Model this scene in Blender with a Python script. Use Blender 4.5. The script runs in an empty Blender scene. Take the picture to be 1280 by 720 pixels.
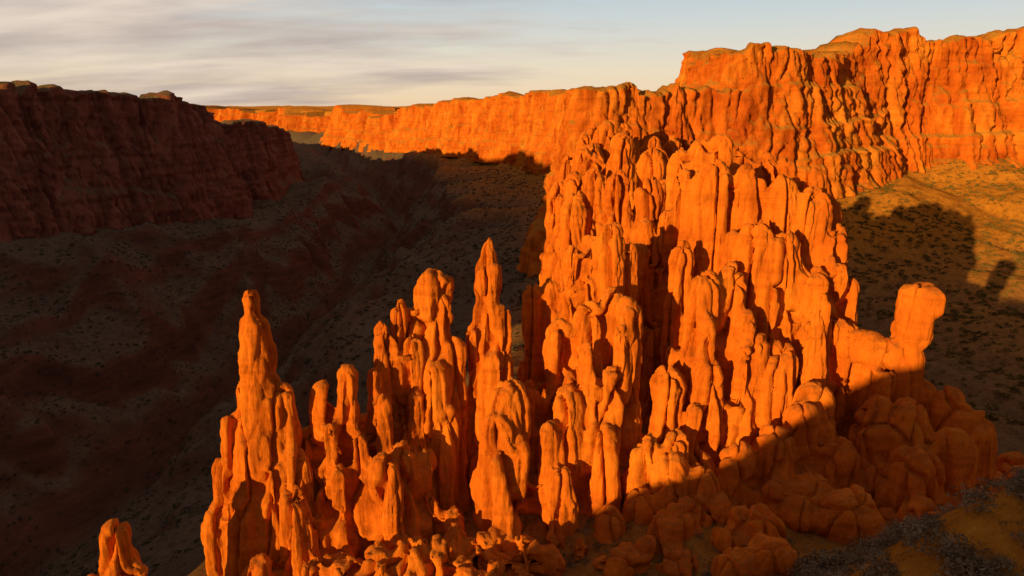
import bpy, math, random
import numpy as np
from mathutils import Vector, Euler
random.seed(7); RS=np.random.RandomState(11)
scene=bpy.context.scene

# ------------------------------------------------------------------ noise
PERM=RS.permutation(256).astype(np.int64); PERM=np.concatenate([PERM,PERM,PERM])
G=RS.normal(size=(256,3)); G/=np.linalg.norm(G,axis=1)[:,None]
RND=RS.rand(256,3)
def hsh(i,j,k): return PERM[PERM[PERM[i&255]+(j&255)]+(k&255)]
def perlin(x,y,z):
    x,y,z=np.broadcast_arrays(x,y,z)
    xi=np.floor(x).astype(np.int64);yi=np.floor(y).astype(np.int64);zi=np.floor(z).astype(np.int64)
    xf=x-xi;yf=y-yi;zf=z-zi
    u=xf**3*(xf*(xf*6-15)+10);v=yf**3*(yf*(yf*6-15)+10);w=zf**3*(zf*(zf*6-15)+10)
    r=0
    for a in (0,1):
        for b in (0,1):
            for c in (0,1):
                g=G[hsh(xi+a,yi+b,zi+c)]
                d=g[...,0]*(xf-a)+g[...,1]*(yf-b)+g[...,2]*(zf-c)
                r=r+d*(u if a else 1-u)*(v if b else 1-v)*(w if c else 1-w)
    return r*1.6
def fbm(x,y,z,o=4,g=.5):
    r=0;a=1
    for i in range(o):
        r=r+a*perlin(x,y,z); x=x*2.03+17.1;y=y*2.03+5.3;z=z*2.03+9.7;a*=g
    return r
def worley(x,y,z):
    xi=np.floor(x).astype(np.int64);yi=np.floor(y).astype(np.int64);zi=np.floor(z).astype(np.int64)
    f1=np.full(x.shape,9.);f2=np.full(x.shape,9.);cid=np.zeros(x.shape)
    for a in (-1,0,1):
        for b in (-1,0,1):
            for c in (-1,0,1):
                h=hsh(xi+a,yi+b,zi+c);r=RND[h]
                d=np.sqrt((xi+a+r[:,0]-x)**2+(yi+b+r[:,1]-y)**2+(zi+c+r[:,2]-z)**2)
                m=d<f1
                f2=np.where(m,f1,np.minimum(f2,d));cid=np.where(m,RND[(h*7+3)&255,0],cid);f1=np.where(m,d,f1)
    return f1,f2,cid
def sst(t): t=np.clip(t,0,1); return t*t*(3-2*t)

# ------------------------------------------------------------------ helpers
def mk(name,V,F,mat,smooth=True):
    V=np.asarray(V,np.float32);F=np.asarray(F,np.int32)
    me=bpy.data.meshes.new(name);n=F.shape[1]
    me.vertices.add(len(V));me.vertices.foreach_set('co',V.ravel())
    me.loops.add(F.size);me.loops.foreach_set('vertex_index',F.ravel())
    me.polygons.add(len(F));me.polygons.foreach_set('loop_start',np.arange(0,F.size,n,dtype=np.int32))
    me.polygons.foreach_set('loop_total',np.full(len(F),n,np.int32))
    me.polygons.foreach_set('use_smooth',np.full(len(F),smooth))
    me.update(calc_edges=True);me.validate()
    ob=bpy.data.objects.new(name,me);scene.collection.objects.link(ob)
    if mat: me.materials.append(mat)
    return ob
def gridfaces(nr,nc):
    a=np.arange(nr*nc).reshape(nr,nc)
    return np.stack([a[:-1,:-1],a[:-1,1:],a[1:,1:],a[1:,:-1]],-1).reshape(-1,4)

# ------------------------------------------------------------------ materials
def mat_new(name):
    m=bpy.data.materials.new(name);m.use_nodes=True;nt=m.node_tree;nt.nodes.clear()
    out=nt.nodes.new('ShaderNodeOutputMaterial');b=nt.nodes.new('ShaderNodeBsdfDiffuse')
    b.inputs['Roughness'].default_value=.6
    nt.links.new(b.outputs[0],out.inputs[0]);return m,nt,b
def noise(nt,vec,scale,detail=6,rough=.6,stretch=(1,1,1)):
    if stretch!=(1,1,1):
        mp=nt.nodes.new('ShaderNodeVectorMath');mp.operation='MULTIPLY';mp.inputs[1].default_value=stretch
        nt.links.new(vec,mp.inputs[0]);vec=mp.outputs[0]
    n=nt.nodes.new('ShaderNodeTexNoise');n.inputs['Scale'].default_value=scale
    n.inputs['Detail'].default_value=detail;n.inputs['Roughness'].default_value=rough
    nt.links.new(vec,n.inputs['Vector']);return n.outputs[0]
def ramp(nt,fac,stops):
    r=nt.nodes.new('ShaderNodeValToRGB');e=r.color_ramp.elements
    while len(e)<len(stops): e.new(.5)
    for i,(p,c) in enumerate(stops):
        e[i].position=p;e[i].color=(*c,1) if len(c)==3 else c
    nt.links.new(fac,r.inputs[0]);return r.outputs[0]
def mix(nt,fac,a,b,mode='MIX'):
    m=nt.nodes.new('ShaderNodeMix');m.data_type='RGBA';m.blend_type=mode
    for s,v in ((0,fac),(6,a),(7,b)):
        if isinstance(v,(int,float)): m.inputs[s].default_value=v
        elif isinstance(v,tuple): m.inputs[s].default_value=(*v,1)
        else: nt.links.new(v,m.inputs[s])
    return m.outputs[2]
def bump(nt,h,strength,dist,nrm=None):
    b=nt.nodes.new('ShaderNodeBump');b.inputs['Strength'].default_value=strength;b.inputs['Distance'].default_value=dist
    nt.links.new(h,b.inputs['Height'])
    if nrm: nt.links.new(nrm,b.inputs['Normal'])
    return b.outputs[0]
def rock_mat(name,lo,mid,hi,veg=0.,s=1.,vegcol=(.10,.085,.045),b1=.5):
    m,nt,b=mat_new(name)
    tc=nt.nodes.new('ShaderNodeTexCoord').outputs['Object']
    n1=noise(nt,tc,.16*s,4,.65,(1,1,.5))
    c=ramp(nt,n1,[(.3,lo),(.5,mid),(.72,hi)])
    n2=noise(nt,tc,.8*s,3,.65,(.07,.07,1))      # strata
    c=mix(nt,.5,c,ramp(nt,n2,[(.32,(.6,.52,.5)),(.5,(1,1,1)),(.7,(1.0,1.15,1.2))]),'MULTIPLY')
    n3=noise(nt,tc,.6*s,4,.7,(1,1,.14))         # desert varnish streaks
    c=mix(nt,.7,c,ramp(nt,n3,[(.3,(.5,.36,.34)),(.48,(1,1,1)),(1,(1,1,1))]),'MULTIPLY')
    n4=noise(nt,tc,2.2*s,6,.78,(1,1,.7))
    c=mix(nt,.5,c,ramp(nt,n4,[(.3,(.6,.54,.52)),(.55,(1,1,1)),(.8,(1.15,1.15,1.1))]),'MULTIPLY')
    if veg>0:
        geo=nt.nodes.new('ShaderNodeNewGeometry');sx=nt.nodes.new('ShaderNodeSeparateXYZ')
        nt.links.new(geo.outputs['Normal'],sx.inputs[0])
        f=ramp(nt,sx.outputs[2],[(.5,(0,0,0)),(.75,(1,1,1))])
        f2=ramp(nt,n4,[(.40,(0,0,0)),(.52,(1,1,1))])
        f3=mix(nt,1.,f,f2,'MULTIPLY');f3=mix(nt,1.,f3,(veg,veg,veg),'MULTIPLY')
        c=mix(nt,f3,c,vegcol)
    nt.links.new(c,b.inputs['Color'])
    nb=bump(nt,n4,b1,.7/s)
    nb=bump(nt,n3,.5,.8/s,nb)
    nt.links.new(nb,b.inputs['Normal']);return m
M_ridge=rock_mat('ridge_sandstone',(.58,.135,.016),(.77,.205,.020),(.83,.265,.027),veg=.3,s=1.,b1=.4)
M_cliffR=rock_mat('cliff_sandstone',(.50,.088,.013),(.74,.19,.021),(.83,.33,.04),veg=.85,s=.5,vegcol=(.42,.23,.045),b1=.7)
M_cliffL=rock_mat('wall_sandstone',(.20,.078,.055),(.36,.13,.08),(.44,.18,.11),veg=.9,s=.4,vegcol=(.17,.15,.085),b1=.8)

def terrain_mat():
    m,nt,b=mat_new('canyon_ground')
    tc=nt.nodes.new('ShaderNodeTexCoord').outputs['Object']
    n1=noise(nt,tc,.03,5,.7)
    soil=ramp(nt,n1,[(.3,(.165,.112,.078)),(.5,(.19,.137,.095)),(.7,(.21,.155,.107))])
    n2=noise(nt,tc,.45,8,.85)
    soil=mix(nt,.8,soil,ramp(nt,n2,[(.38,(.42,.43,.39)),(.5,(.9,.88,.86)),(.65,(1.25,1.2,1.12))]),'MULTIPLY')
    n3=noise(nt,tc,.25,4,.7,(.2,.2,1))
    rock=ramp(nt,n3,[(.3,(.12,.055,.04)),(.55,(.20,.085,.055)),(.75,(.27,.12,.075))])
    geo=nt.nodes.new('ShaderNodeNewGeometry');sx=nt.nodes.new('ShaderNodeSeparateXYZ')
    nt.links.new(geo.outputs['Normal'],sx.inputs[0])
    f=ramp(nt,sx.outputs[2],[(.55,(1,1,1)),(.80,(0,0,0))])
    c=mix(nt,f,soil,rock)
    # red iron-rich soil on the high benches
    sp=nt.nodes.new('ShaderNodeSeparateXYZ');nt.links.new(tc,sp.inputs[0])
    mr=nt.nodes.new('ShaderNodeMapRange');mr.inputs[1].default_value=-56;mr.inputs[2].default_value=-38
    nt.links.new(sp.outputs[2],mr.inputs[0])
    c2=ramp(nt,n2,[(.36,(.15,.09,.025)),(.48,(.62,.24,.032)),(.7,(.80,.38,.05))])
    c=mix(nt,mr.outputs[0],c,c2)
    nt.links.new(c,b.inputs['Color'])
    nb=bump(nt,n2,.9,1.6)
    nt.links.new(nb,b.inputs['Normal']);return m
M_ter=terrain_mat()
def leaf_mat(name,a,bc):
    m,nt,b=mat_new(name)
    tc=nt.nodes.new('ShaderNodeTexCoord').outputs['Object']
    c=ramp(nt,noise(nt,tc,.7,2,.7),[(.35,a),(.65,bc)])
    nt.links.new(c,b.inputs['Color']);return m
M_leaf=leaf_mat('sagebrush_leaves',(.13,.095,.055),(.30,.23,.15))
M_leafd=leaf_mat('scrub_leaves',(.07,.06,.04),(.12,.10,.068))
M_leafs=leaf_mat('slope_scrub_leaves',(.12,.085,.025),(.24,.16,.045))

# ------------------------------------------------------------------ plan of the canyon (metres; drone hovers over origin, z=0)
def chaikin(P,it=2):
    P=np.array(P,float)
    for _ in range(it):
        Q=[P[0]]
        for a,b in zip(P[:-1],P[1:]): Q+= [a*.75+b*.25,a*.25+b*.75]
        Q.append(P[-1]);P=np.array(Q)
    return P
LW=chaikin([(-420,-900,-60,3),(-330,-500,-60,5),(-306,-290,-60,10),(-300,-215,-60,13),(-295,-185,-60,40),(-290,-120,-60,40),(-288,-60,-60,34),(-275,60,-58,34),
 (-258,180,-56,34),(-246,240,-54,18),(-236,290,-52,8),(-226,345,-52,8),(-204,390,-58,6),(-186,430,-66,3),(-186,462,-68,-2),(-202,478,-70,-8),(-208,520,-68,-11),(-186,560,-68,-11),(-204,600,-68,-15),(-200,650,-68,-19),(-216,700,-70,-28),(-262,780,-72,-42),(-360,900,-68,-34),(-480,1150,-65,-30),(-800,1500,-65,-28),(-1500,1750,-60,-15),(-3000,2000,-60,-5)])
FRONT=[(450,-900,-30,25),(500,-100,-25,25),(460,150,-18,30),(340,262,-15,30),(280,284,-14,30),(235,292,-15,28),(200,304,-15,30),(178,296,-16,26),(155,300,-17,27),(132,288,-19,24),(118,270,-20,16),(106,262,-21,18),(94,256,-22,21),(84,254,-24,20)]
MS=chaikin(FRONT+[(75,255,-28,17),(70,262,-20,17),(72,300,-8,19),(105,370,-5,22),(180,460,-5,24),(400,600,-5,24),(900,900,-5,24)])
RW=chaikin([(a,b,c,min(d,4)) for a,b,c,d in FRONT]+[(72,252,-32,5),(62,250,-36,6),(52,249,-38,5),(42,244,-40,6),(32,242,-42,4),(23,243,-40,5),(23,256,-38,5),(36,285,-34,5),(46,330,-28,6),(46,400,-26,8),(26,470,-26,8),(14,540,-26,9),(-14,590,-28,9),(-28,680,-30,6),(-66,760,-32,5),(-88,850,-36,3),(-145,960,-42,1),(-150,1100,-50,-3),(-290,1350,-56,-8),(-300,1600,-58,-9),(-560,1850,-62,-8),(-600,2150,-62,-7),(-1000,2350,-62,-4),(-1300,2700,-62,-4),(-3000,2900,-60,0)])
BE=chaikin([(-160,-900,-50),(-125,-200,-50),(-78,-45,-46),(-50,25,-49),(-38,58,-49),(-24,86,-46),(-8,104,-44),(0,130,-48),(4,205,-54),(10,250,-54),(18,320,-50),(14,420,-46),(-6,520,-44),(-40,640,-44),(-76,760,-46),(-120,880,-50),(-170,1000,-56),(-195,1120,-58),(-330,1370,-62),(-350,1620,-64),(-600,1870,-66),(-660,2170,-66),(-1050,2340,-66),(-3000,2860,-64)])
AX=chaikin([(-260,-900,-150),(-215,-300,-148),(-175,0,-146),(-150,160,-142),(-128,260,-138),(-118,330,-130),(-88,400,-124),(-96,470,-118),(-116,530,-114),(-88,620,-108),(-116,720,-104),(-150,800,-102),(-170,900,-98),(-250,1050,-94),(-300,1250,-90),(-480,1600,-84),(-900,1850,-80),(-3000,2350,-75)],2)
def seg(x,y,P):
    best=np.full(x.shape,1e18);vals=[np.zeros(x.shape) for _ in range(P.shape[1]-2)]
    for a,b in zip(P[:-1],P[1:]):
        dx,dy=b[0]-a[0],b[1]-a[1];L=dx*dx+dy*dy
        t=np.clip(((x-a[0])*dx+(y-a[1])*dy)/L,0,1)
        d=(x-a[0]-t*dx)**2+(y-a[1]-t*dy)**2;m=d<best;best=np.where(m,d,best)
        for k in range(len(vals)): vals[k]=np.where(m,a[2+k]+t*(b[2+k]-a[2+k]),vals[k])
    return np.sqrt(best),vals
def inside(x,y,poly):
    r=np.zeros(x.shape,bool);n=len(poly)
    for i in range(n):
        x1,y1=poly[i][:2];x2,y2=poly[(i+1)%n][:2]
        if y1==y2: continue
        c=((y1>y)!=(y2>y))&(x<(x2-x1)*(y-y1)/(y2-y1)+x1);r^=c
    return r
FARL=[(-30000,2000),(-30000,-900)]
FARR=[(-3000,30000),(30000,30000),(30000,-900)]
SUN_AZ=math.radians(38);SUN_EL=math.radians(8.3)
sA,cA=math.sin(SUN_AZ),math.cos(SUN_AZ)
def height(x,y):
    inL=inside(x,y,[tuple(p[:2]) for p in LW]+FARL)
    inR=inside(x,y,[tuple(p[:2]) for p in RW]+FARR)
    inM=inside(x,y,[tuple(p[:2]) for p in MS]+[(30000,900),(30000,-900)])
    inB=inside(x,y,[tuple(p[:2]) for p in BE]+FARR)
    rgt=inside(x,y,[tuple(p[:2]) for p in AX]+FARR)
    dL,(zLb,zLt)=seg(x,y,LW);dR,(zRb,zRt)=seg(x,y,RW);dB,(zB,)=seg(x,y,BE);dA,(zA,)=seg(x,y,AX);dM,(zMb,zMt)=seg(x,y,MS)
    w=fbm(x*.012,y*.012,0*x+3,3)*14
    sp=1-2*np.abs(perlin((x+w)*.011,(y-w)*.019,0*x+.5))      # spurs and gullies
    sp2=1-2*np.abs(perlin((x+w)*.03,(y-w)*.045,0*x+7.5))
    sp3=1-2*np.abs(perlin((x+w)*.07,(y-w)*.11,0*x+2.5))
    f=fbm(x*.05,y*.05,0*x+2,5)
    tl=dA/(dA+dL+1e-6);tr=dA/(dA+dB+1e-6)
    GD=20.   # inner gorge depth
    GR=20.*sst((y-130)/110)
    near=1-.9*(1-sst((y-110)/60))*sst((tr-.4)/.3)
    zl=zA+GD+(zLb-zA-GD)*tl**1.08+(sp*13+sp2*4.5+sp3*1.8)*np.sin(np.pi*np.clip(tl,0,1))
    zr=zA+GR+(zB-zA-GR)*tr**1.1+(sp*11+sp2*5+sp3*1.8)*np.sin(np.pi*np.clip(tr,0,1))*near
    z=np.where(rgt,zr,zl)+f*1.3
    gw=18+sp2*12+f*5+sp*6
    GG=np.where(rgt,GR,GD)
    z=z-GG*(1-sst((dA-gw)/11.))*.75-GG*.45*(1-sst((dA-4)/14))
    # a resistant ledge part-way up each flank
    lv=tl+.05*sp2+.03*f;lr=tr+.05*sp2+.03*f
    z=z+np.where(rgt,(6*sst((lr-.52)/.05)-6*sst((lr-.52)/.48))*sst((y-130)/110),5*sst((lv-.5)/.05)-5*sst((lv-.5)/.5))
    tb=dB/(dB+dR+1e-6)
    zb=zB+(zRb-zB)*tb**1.5-8*np.sin(np.pi*tb)*sst(dR/60)*sst((x-20)/40)+f*1.8+sp2*1.8*sst((dB)/30)+sp3*.8*sst(dB/30)
    p=x*cA-y*sA;q=x*sA+y*cA
    crest=np.interp(p,[-60,-43,-38.7,-30,-26.5,-17.7,-9.3,0,60,200],[-50,-44,-24.5,-17,-15.5,-9.5,-5,-3,2,5])
    amp=np.clip(crest+44,0,60)
    wq=np.where(q<-60,50.,44.)
    zb=zb+amp*np.exp(-((q+60)/wq)**2)
    zb=zb+21.5*np.exp(-(((x-38)/17)**2+((y-43)/11)**2))+5*np.exp(-(((x-52)/20)**2+((y-76)/16)**2))
    z=np.where(inB,zb,z)
    pf=fbm(x*.006,y*.006,0*x+8,4)
    big=sst((dR-150)/900)
    zp=(zRt-1.5)*(1-big)+(2+pf*14)*big+pf*3*sst(dR/40)*(1-big)
    z=np.where(inR,zRb+(zp-zRb)*sst((dR-2)/9)+f*.8,z)
    zp=(zMt-1.5)+pf*2*sst(dM/40)
    z=np.where(inM,np.minimum(zMb,2)+(zp-np.minimum(zMb,2))*sst((dM-2)/9)+f*.8,z)
    big=sst((dL-150)/900)
    zp=(zLt-1.5)*(1-big)+(0+pf*6)*big+pf*2*sst(dL/40)*(1-big)
    z=np.where(inL,zLb+(zp-zLb)*sst((dL-2)/9)+f*.8,z)
    return z
def axis(lo,hi,step,far,g=1.09):
    a=list(np.arange(lo,hi+.01,step));s=step
    while a[-1]<far: s*=g;a.append(a[-1]+s)
    s=step
    while a[0]>-far: s*=g;a.insert(0,a[0]-s)
    return np.array(a)
gx=axis(-300,300,1.7,14000);gy=axis(30,640,1.9,16000,1.03);gy=gy[gy>-1500]
Xg,Yg=np.meshgrid(gx,gy);Zg=height(Xg.ravel(),Yg.ravel())
mk('canyon_terrain',np.stack([Xg.ravel(),Yg.ravel(),Zg],1),gridfaces(len(gy),len(gx)),M_ter)

# ------------------------------------------------------------------ cliff curtains
def cliff(name,P,i0,i1,side,mat,batter=.28,cell=7.,amp=1.,rows=70,nearmin=.8,seedz=0,ledge=0.,vs=5.5,bexp=1.3,bury=8.,flute=1.):
    P=P[i0:i1]
    D=np.concatenate([[0],np.cumsum(np.hypot(*(P[1:,:2]-P[:-1,:2]).T))])
    s=[0.]
    while s[-1]<D[-1]:
        x=np.interp(s[-1],D,P[:,0]);y=np.interp(s[-1],D,P[:,1])
        st=max(nearmin,math.hypot(x,y)/480.)
        if y<0: st=6.
        s.append(s[-1]+st)
    s=np.array(s);x=np.interp(s,D,P[:,0]);y=np.interp(s,D,P[:,1]);zb=np.interp(s,D,P[:,2]);zt=np.interp(s,D,P[:,3])
    tx=np.gradient(x,s);ty=np.gradient(y,s)
    k=9;ker=np.ones(k)/k
    tx=np.convolve(np.pad(tx,k//2,'edge'),ker,'valid');ty=np.convolve(np.pad(ty,k//2,'edge'),ker,'valid')
    L=np.hypot(tx,ty);tx/=L;ty/=L
    nx,ny=(ty,-tx) if side=='L' else (-ty,tx)
    far=sst((y-500)/700)*(1 if side=='R' else .3)
    f1,f2,c=worley(x/13.,y/13.,0*x+seedz)
    c_,c__,c5=worley(x/5.,y/5.,0*x+seedz+3)
    c_,c__,c9=worley(x/90.,y/90.,0*x+seedz+5)
    zt=zt+(c-.5)*3.5*amp+(c5-.5)*1.6*amp+fbm(x*.05,y*.05,0*x,3)*2.*amp+far*((c9-.55)*16+fbm(x*.006,y*.006,0*x+1,3)*9)
    v=np.linspace(0,1,rows)[:,None]
    H=(zt-zb)[None,:]
    zbur=zb[None,:]-bury
    Z=zbur+(zt[None,:]-zbur)*v
    off=batter*(1-v)**bexp*H+0*Z+far[None,:]*(np.abs(fbm(x*.009,y*.009,0*x+6,3))*75)[None,:]
    if ledge>0:
        for vl in (.30,.52,.80):
            off=off+(1+2.5*far)*ledge*(1.2-vl)*sst((vl+.07*perlin(x*.03,y*.03,0*x+vl*9)[None,:]-v)/.03)
    Xc=x[None,:]+nx[None,:]*off;Yc=y[None,:]+ny[None,:]*off
    sh=Xc.shape;X1,Y1,Z1=Xc.ravel(),Yc.ravel(),Z.ravel()
    # fluting follows plan position, so the grooves run vertically
    X0=np.repeat(x[None,:],rows,0).ravel();Y0=np.repeat(y[None,:],rows,0).ravel()
    wx=X0+fbm(X1*.08,Y1*.08,Z1*.04,2)*1.6;wy=Y0+fbm(X1*.08+9,Y1*.08,Z1*.04,2)*1.6
    f1,f2,c=worley(wx/cell,wy/cell,Z1/(cell*vs)+seedz)
    d=(c-.5)*3.6-2.4*np.exp(-((f2-f1)/.12)**2)-.5*f1
    g1,g2,c2=worley(wx/(cell*.4),wy/(cell*.4),Z1/(cell*2.6)+seedz)
    d=d+(c2-.5)*1.8-1.1*np.exp(-((g2-g1)/.14)**2)
    d=d*amp*(cell/7.)*flute+fbm(X1*.022,Y1*.022,Z1*.006+4,3)*5*amp+fbm(X1*.4,Y1*.4,Z1*.3,4,.62)*.75*amp+perlin(X1*.01,Y1*.01,Z1*.45)*.7*amp
    d=np.maximum(d,-5).reshape(sh)+3.5
    Xc=Xc+nx[None,:]*d;Yc=Yc+ny[None,:]*d
    Z=Z+fbm(Xc.ravel()*.15,Yc.ravel()*.15,Z1*.15,3).reshape(sh)*1.0*v
    caps=[]
    for j,(b,dz) in enumerate([(1.,.4),(2.5,.7),(5,1.),(8,.9),(11,.5),(15,-.5),(20,-4.)]):
        b=b*(1+far*4)
        cx=Xc[-1]-nx*b;cy=Yc[-1]-ny*b
        caps.append((cx,cy,Z[-1]+dz+fbm(cx*.2,cy*.2,0*cx,3)*.9))
    Xc=np.vstack([Xc]+[a[0] for a in caps]);Yc=np.vstack([Yc]+[a[1] for a in caps]);Z=np.vstack([Z]+[a[2] for a in caps])
    F=gridfaces(*Xc.shape)
    if side=='L': F=F[:,::-1]
    return mk(name,np.stack([Xc.ravel(),Yc.ravel(),Z.ravel()],1),F,mat)
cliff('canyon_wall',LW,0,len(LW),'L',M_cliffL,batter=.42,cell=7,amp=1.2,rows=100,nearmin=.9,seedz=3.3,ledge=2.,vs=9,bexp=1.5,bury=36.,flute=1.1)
cliff('mesa_cliff',MS,0,len(MS),'R',M_cliffR,batter=.30,cell=6,amp=1.,rows=95,nearmin=.5,seedz=1.7,ledge=2.2,vs=8,flute=1.1)
iM=int(np.argmin(np.hypot(RW[:,0]-88,RW[:,1]-255)))
cliff('canyon_rim_cliff',RW,iM,len(RW),'R',M_cliffR,batter=.30,cell=6,amp=.95,rows=85,nearmin=.6,seedz=6.1,ledge=1.4,vs=8,flute=1.1,bury=14.)

# ------------------------------------------------------------------ pinnacles
class Body:
    def __init__(s): s.V=[];s.F=[];s.n=0
    def add(s,V,F): s.V.append(V);s.F.append(F+s.n);s.n+=len(V)
    def column(s,x,y,zt,rb,rt,zb=-54,lean=(0,0),asp=1.,ang=0.,bul=.12,dome=.6,wob=.3):
        H=zt-zb;nr=max(10,int(H/.7));ns=18
        hh=np.linspace(0,1,nr)
        z=zb+H*(1-(1-hh)**1.5)
        u=(z-zb)/H
        uu=np.clip((zt-z)/max(rt*3.,(zt+46)),0,1)
        r=rt+(rb-rt)*uu**.9
        ph=random.uniform(0,99)
        r=r*(1+bul*perlin(z*.25,0*z+ph,0*z)*1.6+bul*.5*perlin(z*.8,0*z+ph,0*z+5))
        dd=np.clip((zt-z)/(rt*(1.+dome)),0,1);r=r*np.sqrt(np.clip(1-(1-dd)**2,0.0004,1))
        th=np.linspace(0,2*np.pi,ns,endpoint=False)
        cx=x+lean[0]*u+perlin(z*.09,0*z+ph,0*z+3)*wob;cy=y+lean[1]*u+perlin(z*.09,0*z+ph,0*z+8)*wob
        R=r[:,None]*(1+.24*perlin(np.cos(th)[None,:]*1.3+0*z[:,None],np.sin(th)[None,:]*1.3+ph,z[:,None]*.06))
        ex=R*np.cos(th)*asp;ey=R*np.sin(th)/asp
        X=cx[:,None]+ex*math.cos(ang)-ey*math.sin(ang);Y=cy[:,None]+ex*math.sin(ang)+ey*math.cos(ang)
        V=np.stack([X.ravel(),Y.ravel(),np.repeat(z,ns)],1)
        V=np.vstack([V,[[cx[0],cy[0],zb]],[[cx[-1],cy[-1],zt+.01]]])
        F=[]
        for i in range(nr-1):
            for j in range(ns):
                a=i*ns+j;b=i*ns+(j+1)%ns;F.append((a,b,b+ns,a+ns))
        nb=nr*ns
        for j in range(ns):
            F.append((nb,(j+1)%ns,j,j)); o=(nr-1)*ns;F.append((nb+1,o+j,o+(j+1)%ns,o+(j+1)%ns))
        s.add(V,np.array(F))
    def blob(s,c,r,tilt=(0,0,0)):
        ns,nr=18,12;th=np.linspace(0,2*np.pi,ns,endpoint=False);V=[]
        ph=random.uniform(0,99)
        for i in range(nr+1):
            a=-math.pi/2+math.pi*i/nr;a=max(-1.55,min(1.55,a))
            for t in th: V.append((math.cos(a)*math.cos(t),math.cos(a)*math.sin(t),math.sin(a)))
        V=np.array(V);sg=np.sign(V)*np.abs(V)**.8;V=sg*(1+.2*perlin(V[:,0]*1.3+ph,V[:,1]*1.3,V[:,2]*1.3))[:,None]
        Rm=np.array(Euler(tilt).to_matrix());V=(V*np.array(r))@Rm.T+np.array(c)
        F=[(i*ns+j,i*ns+(j+1)%ns,(i+1)*ns+(j+1)%ns,(i+1)*ns+j) for i in range(nr) for j in range(ns)]
        n=len(V);V=np.vstack([V,V[:ns].mean(0)[None],V[-ns:].mean(0)[None]])
        for j in range(ns):
            F.append((n,(j+1)%ns,j,j));o=nr*ns;F.append((n+1,o+j,o+(j+1)%ns,o+(j+1)%ns))
        s.add(V,np.array(F))
    def hero(s,x,y,zt,rb,rt,sat=3,**k):
        s.column(x,y,zt,rb,rt,ang=random.uniform(-.5,.5),asp=random.uniform(.9,1.12),**k)
        H=zt+46
        for i in range(sat):
            a=random.uniform(-2.9,-.25) if random.random()<.8 else random.uniform(0,6.28)
            d=rb*random.uniform(.7,1.2);f=random.uniform(.5,.93)
            s.column(x+d*math.cos(a),y+d*math.sin(a)*1.1,-46+H*f,rb*random.uniform(.55,.78),rb*random.uniform(.36,.54),ang=random.uniform(0,3),asp=random.uniform(.85,1.2))
    def build(s,name,mat,voxel,amp=1.,cell=2.6,vs=7.):
        V=np.vstack(s.V);faces=[tuple(dict.fromkeys(f)) for f in np.vstack(s.F).tolist()]
        me=bpy.data.meshes.new(name);me.from_pydata(V.tolist(),[],faces);me.update()
        ob=bpy.data.objects.new(name,me);scene.collection.objects.link(ob)
        md=ob.modifiers.new('r','REMESH');md.mode='VOXEL';md.voxel_size=voxel;md.use_smooth_shade=True
        dg=bpy.context.evaluated_depsgraph_get();m2=bpy.data.meshes.new_from_object(ob.evaluated_get(dg))
        ob.modifiers.clear();ob.data=m2;m2.name=name
        n=len(m2.vertices);co=np.empty(n*3,np.float32);m2.vertices.foreach_get('co',co);co=co.reshape(-1,3).astype(float)
        no=np.empty(n*3,np.float32);m2.vertices.foreach_get('normal',no);no=no.reshape(-1,3).astype(float)
        x,y,z=co.T
        wx=x+perlin(x*.2,y*.2,z*.06)*.8;wy=y+perlin(x*.2+7,y*.2,z*.06)*.8;wz=z+perlin(x*.2,y*.2+5,z*.2)*2
        f1,f2,c=worley(wx/cell,wy/cell,wz/(cell*vs))
        d=-1.5*np.exp(-((f2-f1)/.09)**2)+(c-.5)*.6-.12*f1
        g1,g2,c2=worley(wx/(cell*.42)+4,wy/(cell*.42),wz/(cell*3.2))
        d=d-.2*np.exp(-((g2-g1)/.12)**2)+(c2-.5)*.14
        fl=np.abs(perlin(wx*.6,wy*.6,wz*.05))          # vertical fluting
        d=d-.22*np.exp(-(fl/.08)**2)
        d=d+fbm(x*.35,y*.35,z*.10,3)*.18+perlin(x*.04,y*.04,z*.8)*.12+fbm(x*1.7,y*1.7,z*1.0,3,.6)*.07
        co=co+no*(d*amp)[:,None]
        m2.vertices.foreach_set('co',co.astype(np.float32).ravel());m2.update()
        m2.polygons.foreach_set('use_smooth',np.ones(len(m2.polygons),bool))
        m2.materials.clear();m2.materials.append(mat);return ob

# free-standing spires
b=Body();b.column(-34.2,55,-34.2,2.8,.9,bul=.2);b.column(-32.6,54.4,-38,1.7,1.);b.column(-36,54.6,-39,1.6,.9);b.column(-33.4,53.,-41,1.6,.9)
b.build('sandstone_spire',M_ridge,.16,.6,2.2)
b=Body()
b.column(-25.6,68,-16.6,4.3,.6,bul=.14,dome=1.6);b.blob((-25.6,68,-18.3),(1.,1.,1.1));b.blob((-25.6,68,-21.2),(1.4,1.35,1.8));b.blob((-25.8,68,-25.2),(2.,1.9,3.2));b.blob((-25.6,68,-29.5),(2.7,2.4,4))
b.column(-23.0,68,-26.8,2.3,1.4);b.column(-28.2,67.4,-29.5,2.2,1.4);b.column(-26.2,66.2,-31,2.1,1.4);b.column(-29.3,68,-34,2.3,1.7);b.column(-22.2,67,-33,2.2,1.5);b.column(-24.4,65.8,-34,2.1,1.5)
b.column(-27.6,65.6,-37,2.1,1.5);b.column(-30.3,66.8,-39,2.1,1.6)
b.build('sandstone_spire',M_ridge,.16,.6,2.7)
b=Body()
b.column(-8.4,76,-16.2,3.4,1.7,bul=.1,dome=1.5);b.blob((-8.4,76,-20.),(2.3,2.0,3.2));b.column(-6.6,75.2,-24,1.9,1.3);b.column(-10.4,75.2,-24,2.2,1.3);b.column(-8.6,73.8,-26,2.2,1.5)
b.column(-12.1,74.5,-19.6,2.5,1.2);b.column(-7.2,73,-31,2,1.3)
b.build('sandstone_spire',M_ridge,.16,.6,2.8)
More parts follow.
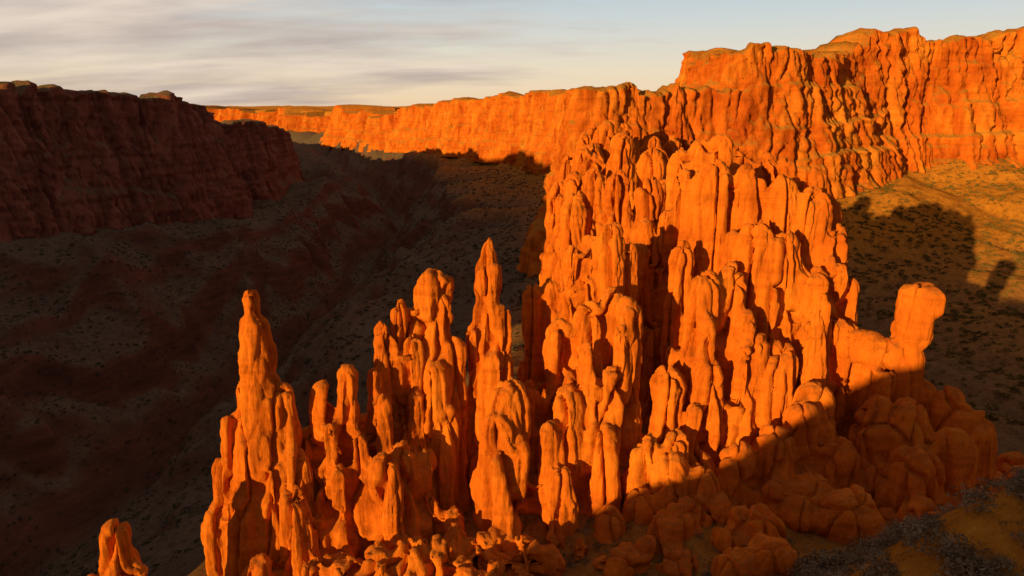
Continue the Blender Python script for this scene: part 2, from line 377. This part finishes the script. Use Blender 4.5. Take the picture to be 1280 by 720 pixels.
b=Body()
b.column(-2.7,77.5,-13.5,3.6,.65,bul=.12,dome=1.8);b.blob((-2.7,77.5,-18.6),(1.75,1.65,2.6));b.column(-1.2,77.2,-21,2.1,1.3);b.column(-4.1,77.,-23,2.,1.2);b.column(-2.2,76.2,-26,2.1,1.3)
b.build('sandstone_spire',M_ridge,.16,.6,2.7)

# main ridge
b=Body()
H=[(-21.4,70,-32.7,2.,1.2,2),(-19.5,70,-27.7,2.1,1.1,3),(-16.8,69,-25.,2.2,1.1,2),(-14.3,71,-26,2.,1.1,2),(-13.4,73,-21.6,2.2,1.2,2),(-10.7,74,-23,2.,1.2,2),
(-.8,71,-27.3,2.7,2.2,2),(2.4,84,-20,2.2,1.3,2),(4.8,84,-19.5,2.2,1.2,2),(7.,82,-14.8,2.2,1.1,2),(8.9,82.5,-13.8,2.2,1.1,2),(11.5,82,-12.4,2.8,1.8,2),(13.7,83,-14.8,2.3,1.2,2),
(5.2,77,-22.6,2.4,1.5,2),(8.7,77,-20.5,2.4,1.7,2),(12.7,76.5,-20,2.4,1.9,2),(1.8,75,-29,2.4,1.5,2),(10.6,74,-27,2.3,1.6,2),(6.2,73,-29,2.3,1.6,2),
(16.8,93,-17,2.6,1.4,1),(20.4,85,-15,2.8,1.7,2),(22.2,80.5,-17.6,3.1,2.3,1),(25.6,82,-17.2,2.8,1.9,1),
(22.3,96,-5.2,3.2,1.6,2),(24.6,95.5,-3.8,3.1,1.5,2),(27.1,95,-3.0,3.2,1.8,2),(29.9,95,-4.6,3.,1.7,2),(32.7,94.5,-5.6,3.,1.7,2),(35.8,94.5,-6.,3.1,1.7,2),(38.8,94,-7.2,3.,1.7,2),(40.7,92.5,-10.8,2.8,1.5,2),
(25.2,90,-6,3.,1.9,2),(29.2,89.5,-6.5,3.,2.,1),(33.2,89,-7.5,3.,1.9,1),(36.8,88.5,-9,3.,1.9,1),(39.7,88,-14.5,2.8,1.7,2),(41.3,86.5,-19.5,2.8,1.5,2),
(29.4,85,-12.5,2.9,2.1,1),(32.8,84.5,-13.6,2.8,2.,1),(36,84,-18,2.8,1.9,1),(39,83.5,-23,2.8,1.7,2),(41.,83,-24.8,2.6,1.6,2),(43.4,81.8,-26.2,2.4,1.6,2),
(17.6,76.5,-28,2.5,1.7,2),(22.4,77.,-27,2.5,1.8,1),(27.5,79.5,-24,2.6,1.9,1),(31.5,79.5,-26,2.6,1.9,1)]
for h in H: b.hero(*h[:5],sat=h[5],bul=.09)
for (x,y,zt,rb,rt) in [(20,104,-9,5,2),(26,106,-6,5,2),(17,116,-9,5.5,2),(23,120,-6,5,2),(15,132,-10,6,2),(21,138,-5,6,2.2),(17,152,-9,6,2.4),(24,160,-5,6,2.4),(17,172,-9,6,2.5),(23,182,-3,6.5,2.6),(20,198,-6,7,2.8),(28,206,-3,7,3),(31,150,-12,6,2),(34,175,-10,6,2.5),(24,218,-5,7,3),(33,222,-4,7,3),(42,218,-8,7,3),(50,228,-8,7,3)]:
    b.hero(x,y,zt,rb,rt,sat=4)
for i in range(44):
    t=random.random();x=-22+t*46;y=66.5+t*8+random.uniform(-2.5,1.8);zt=-42+random.uniform(0,9)+t*2
    b.column(x,y,zt,random.uniform(1.5,2.5),random.uniform(1.1,1.7),asp=random.uniform(.85,1.2),ang=random.uniform(0,3))
for i in range(70):
    t=random.random();x=-27+t*50;y=60+t*5+random.uniform(-2.5,4);r=random.uniform(.7,1.9)
    b.blob((x,y,-45.6+random.uniform(0,1.6)+t*1.2),(r,r,r*random.uniform(.8,1.9)),(random.uniform(-.3,.3),random.uniform(-.3,.3),random.uniform(0,3)))
b.build('sandstone_ridge',M_ridge,.21,1.,3.5)
# overhanging knob on its arm
b=Body()
b.column(46.6,80.5,-26,3.1,1.7,bul=.06);b.blob((46.7,80.4,-24.4),(2.2,2.2,3.2));b.blob((47.3,80.4,-21.8),(2.5,2.3,2.4));b.blob((44.2,81,-28.2),(3.2,1.9,2.));b.blob((42,82,-27.6),(2.8,2.,2.2));b.column(48.8,79.5,-31,2.6,1.5)
b.build('hoodoo',M_ridge,.2,.35,3.4)
# rounded boulders on the shaded shoulder
b=Body()
def gz(x,y): return height(np.array(x,float),np.array(y,float))
for (x,y,zt,r) in [(17.5,70.5,-35.5,2.1),(21,70,-37,1.9),(14,69,-39,1.8),(24.5,71.5,-35,2.1),(28.5,72.5,-33.5,2.4),(32,75,-31.5,2.3),(36,77,-30,2.3),(41,76,-31.3,2.7),(37,73,-35,2.4),(30.,69,-38,2.2),(25,67,-40,1.9),(46,75,-31.5,2.8),(50,77.5,-31,2.4),(33.5,70,-37.5,2.2),(20,66,-41,1.8),(11,67,-40,1.7),(44,70,-34.5,2.8),(49,72,-33.5,2.5),(54,76,-32.5,2.6)]:
    b.column(x,y,zt,r*1.3,r*.9,asp=random.uniform(.9,1.15),ang=random.uniform(0,3),lean=(random.uniform(-2,1),0))
bx=[];by=[]
while len(bx)<125:
    x=random.uniform(14,90);y=random.uniform(58,90)
    if y>84 and x<50: continue
    bx.append(x);by.append(y)
bz=gz(bx,by)
for x,y,z in zip(bx,by,bz):
    r=random.uniform(.9,3.2)
    b.blob((x,y,z+.25*r),(r,r*random.uniform(.7,1.1),r*random.uniform(.7,1.3)),(random.uniform(-.4,.4),random.uniform(-.5,.5),random.uniform(0,3)))
b.build('sandstone_boulders',M_ridge,.2,.5,3.4,2.)

# ------------------------------------------------------------------ shrubs
def shrub_tpl(n,size,seed):
    r=np.random.RandomState(seed);V=[]
    for i in range(n):
        d=r.normal(size=3);d/=np.linalg.norm(d);d[2]=abs(d[2])*.8
        c=d*(.5+.5*r.rand())*(1+.3*math.sin(d[0]*5+seed)*math.cos(d[1]*4+seed))
        a=r.normal(size=3);a/=np.linalg.norm(a);bb=np.cross(a,r.normal(size=3));bb/=np.linalg.norm(bb)
        s=size*(.6+.8*r.rand())
        V+=[c-a*s-bb*s*.45,c+a*s-bb*s*.3,c+a*s*1.1+bb*s*.3,c-a*s+bb*s*.45]
    return np.array(V)
def scatter(name,pts,scl,mat,n,size,k=5):
    T=[shrub_tpl(n,size,i) for i in range(k)];VV=[]
    which=RS.randint(0,k,len(pts));ang=RS.rand(len(pts))*6.28
    for t in range(k):
        m=which==t;P=pts[m];S=scl[m];A=ang[m]
        v=T[t][None]*S[:,None,None];v=v*np.array([1,1,.8])
        X=v[...,0]*np.cos(A)[:,None]-v[...,1]*np.sin(A)[:,None];Y=v[...,0]*np.sin(A)[:,None]+v[...,1]*np.cos(A)[:,None]
        VV.append(np.stack([X+P[:,0:1],Y+P[:,1:2],v[...,2]+P[:,2:3]],-1).reshape(-1,3))
    V=np.vstack(VV);F=np.arange(len(V)).reshape(-1,4)
    return mk(name,V,F,mat,False)
def pts_in(n,x0,x1,y0,y1,thr=-.1,sc=.03):
    x=RS.uniform(x0,x1,n);y=RS.uniform(y0,y1,n)
    dn=fbm(x*sc,y*sc,0*x+20,3);m=dn>thr+RS.uniform(-.3,.3,n);x,y=x[m],y[m]
    dL,_=seg(x,y,LW);dR,_=seg(x,y,RW);m=(dL>24)&(dR>14);x,y=x[m],y[m]
    return np.stack([x,y,height(x,y)-.1],1)
P=np.vstack([pts_in(24000,-270,30,110,560,-.5),pts_in(6000,-230,0,560,900)])
scatter('canyon_scrub',P,RS.uniform(.3,1.,len(P))**1.4,M_leafd,16,.42)
P=np.vstack([pts_in(9000,44,260,88,282,-.35)])
scatter('slope_scrub',P,RS.uniform(.3,1.1,len(P)),M_leafs,26,.34)
P=np.vstack([pts_in(560,14,66,34,60,-.9,.1)])
scatter('sagebrush',P,RS.uniform(.6,2.3,len(P)),M_leaf,560,.062)
P=np.vstack([pts_in(600,-44,40,50,70,-.3,.1)])
scatter('ledge_scrub',P,RS.uniform(.25,.7,len(P)),M_leaf,90,.13)

# ------------------------------------------------------------------ sky
w=bpy.data.worlds.new('World');scene.world=w;w.use_nodes=True;nt=w.node_tree;nt.nodes.clear()
out=nt.nodes.new('ShaderNodeOutputWorld');bg=nt.nodes.new('ShaderNodeBackground');nt.links.new(bg.outputs[0],out.inputs[0])
STR=.12;K=1/STR
bg.inputs[1].default_value=STR
sky=nt.nodes.new('ShaderNodeTexSky');sky.sky_type='NISHITA';sky.sun_disc=False;sky.sun_elevation=SUN_EL;sky.sun_rotation=math.pi+SUN_AZ
sky.air_density=1.;sky.dust_density=1.;sky.ozone_density=3.
tc=nt.nodes.new('ShaderNodeTexCoord').outputs['Generated']
sp=nt.nodes.new('ShaderNodeSeparateXYZ');nt.links.new(tc,sp.inputs[0])
def math_(op,a,b=None):
    m=nt.nodes.new('ShaderNodeMath');m.operation=op
    for i,v in enumerate((a,b)):
        if v is None: continue
        if isinstance(v,(int,float)): m.inputs[i].default_value=v
        else: nt.links.new(v,m.inputs[i])
    return m.outputs[0]
def sc8(c): return tuple(v*K/10 for v in c)
# evening haze: warm at the horizon, pale blue higher up
hz=ramp(nt,sp.outputs[2],[(0.,sc8((.95,.69,.43))),(.045,sc8((.90,.75,.55))),(.11,sc8((.66,.70,.68))),(.20,sc8((.38,.53,.68))),(.45,sc8((.10,.15,.24))),(1.,sc8((.05,.08,.15)))])
hz=mix(nt,1.,hz,(10.,10.,10.),'MULTIPLY')
base=mix(nt,.9,sky.outputs[0],hz)
den=math_('ADD',math_('MAXIMUM',sp.outputs[2],0.),.16)
cb=nt.nodes.new('ShaderNodeCombineXYZ')
nt.links.new(math_('DIVIDE',sp.outputs[0],den),cb.inputs[0]);nt.links.new(math_('DIVIDE',sp.outputs[1],den),cb.inputs[1])
mp=nt.nodes.new('ShaderNodeMapping');mp.inputs['Rotation'].default_value=(0,0,math.radians(-50));mp.inputs['Scale'].default_value=(.45,1.1,1);nt.links.new(cb.outputs[0],mp.inputs[0])
cn=noise(nt,mp.outputs[0],.9,6,.58)
lf=math_('MULTIPLY',math_('ADD',sp.outputs[0],.10),-.50)       # cloud bank lies to the west (left)
up=math_('MULTIPLY',math_('ADD',sp.outputs[2],-.07),1.0)
cm=ramp(nt,math_('ADD',math_('ADD',cn,lf),up),[(.43,(0,0,0)),(.64,(1,1,1))])
cc=ramp(nt,noise(nt,mp.outputs[0],1.5,4,.55),[(.33,sc8((.40,.325,.305))),(.5,sc8((.55,.45,.40))),(.68,sc8((.82,.68,.56)))])
cc=mix(nt,1.,cc,(10.,10.,10.),'MULTIPLY')
col=mix(nt,math_('MULTIPLY',cm,.88),base,cc)
# sky colour darkened behind (south) and overhead, added to cut fill in the shade
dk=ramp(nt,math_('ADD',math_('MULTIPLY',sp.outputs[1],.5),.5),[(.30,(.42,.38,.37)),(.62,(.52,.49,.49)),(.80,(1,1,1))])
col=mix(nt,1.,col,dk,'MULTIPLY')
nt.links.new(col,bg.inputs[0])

# ------------------------------------------------------------------ sun
sd=bpy.data.lights.new('sun','SUN');sd.energy=5.;sd.angle=math.radians(.5);sd.color=(1.,.63,.19)
so=bpy.data.objects.new('sun',sd);scene.collection.objects.link(so)
d=Vector((sA*math.cos(SUN_EL),cA*math.cos(SUN_EL),-math.sin(SUN_EL)))
so.rotation_euler=d.to_track_quat('-Z','Y').to_euler();so.location=(-200,-250,120)

# ------------------------------------------------------------------ camera
cd=bpy.data.cameras.new('camera');cam=bpy.data.objects.new('camera',cd);scene.collection.objects.link(cam)
cd.sensor_width=36;cd.lens=36*900/1280;cd.clip_start=.5;cd.clip_end=60000
cam.location=(0,0,0);cam.rotation_euler=(math.radians(90-14.04),0,0);scene.camera=cam
scene.view_settings.view_transform='Standard';scene.view_settings.look='None';scene.view_settings.exposure=0
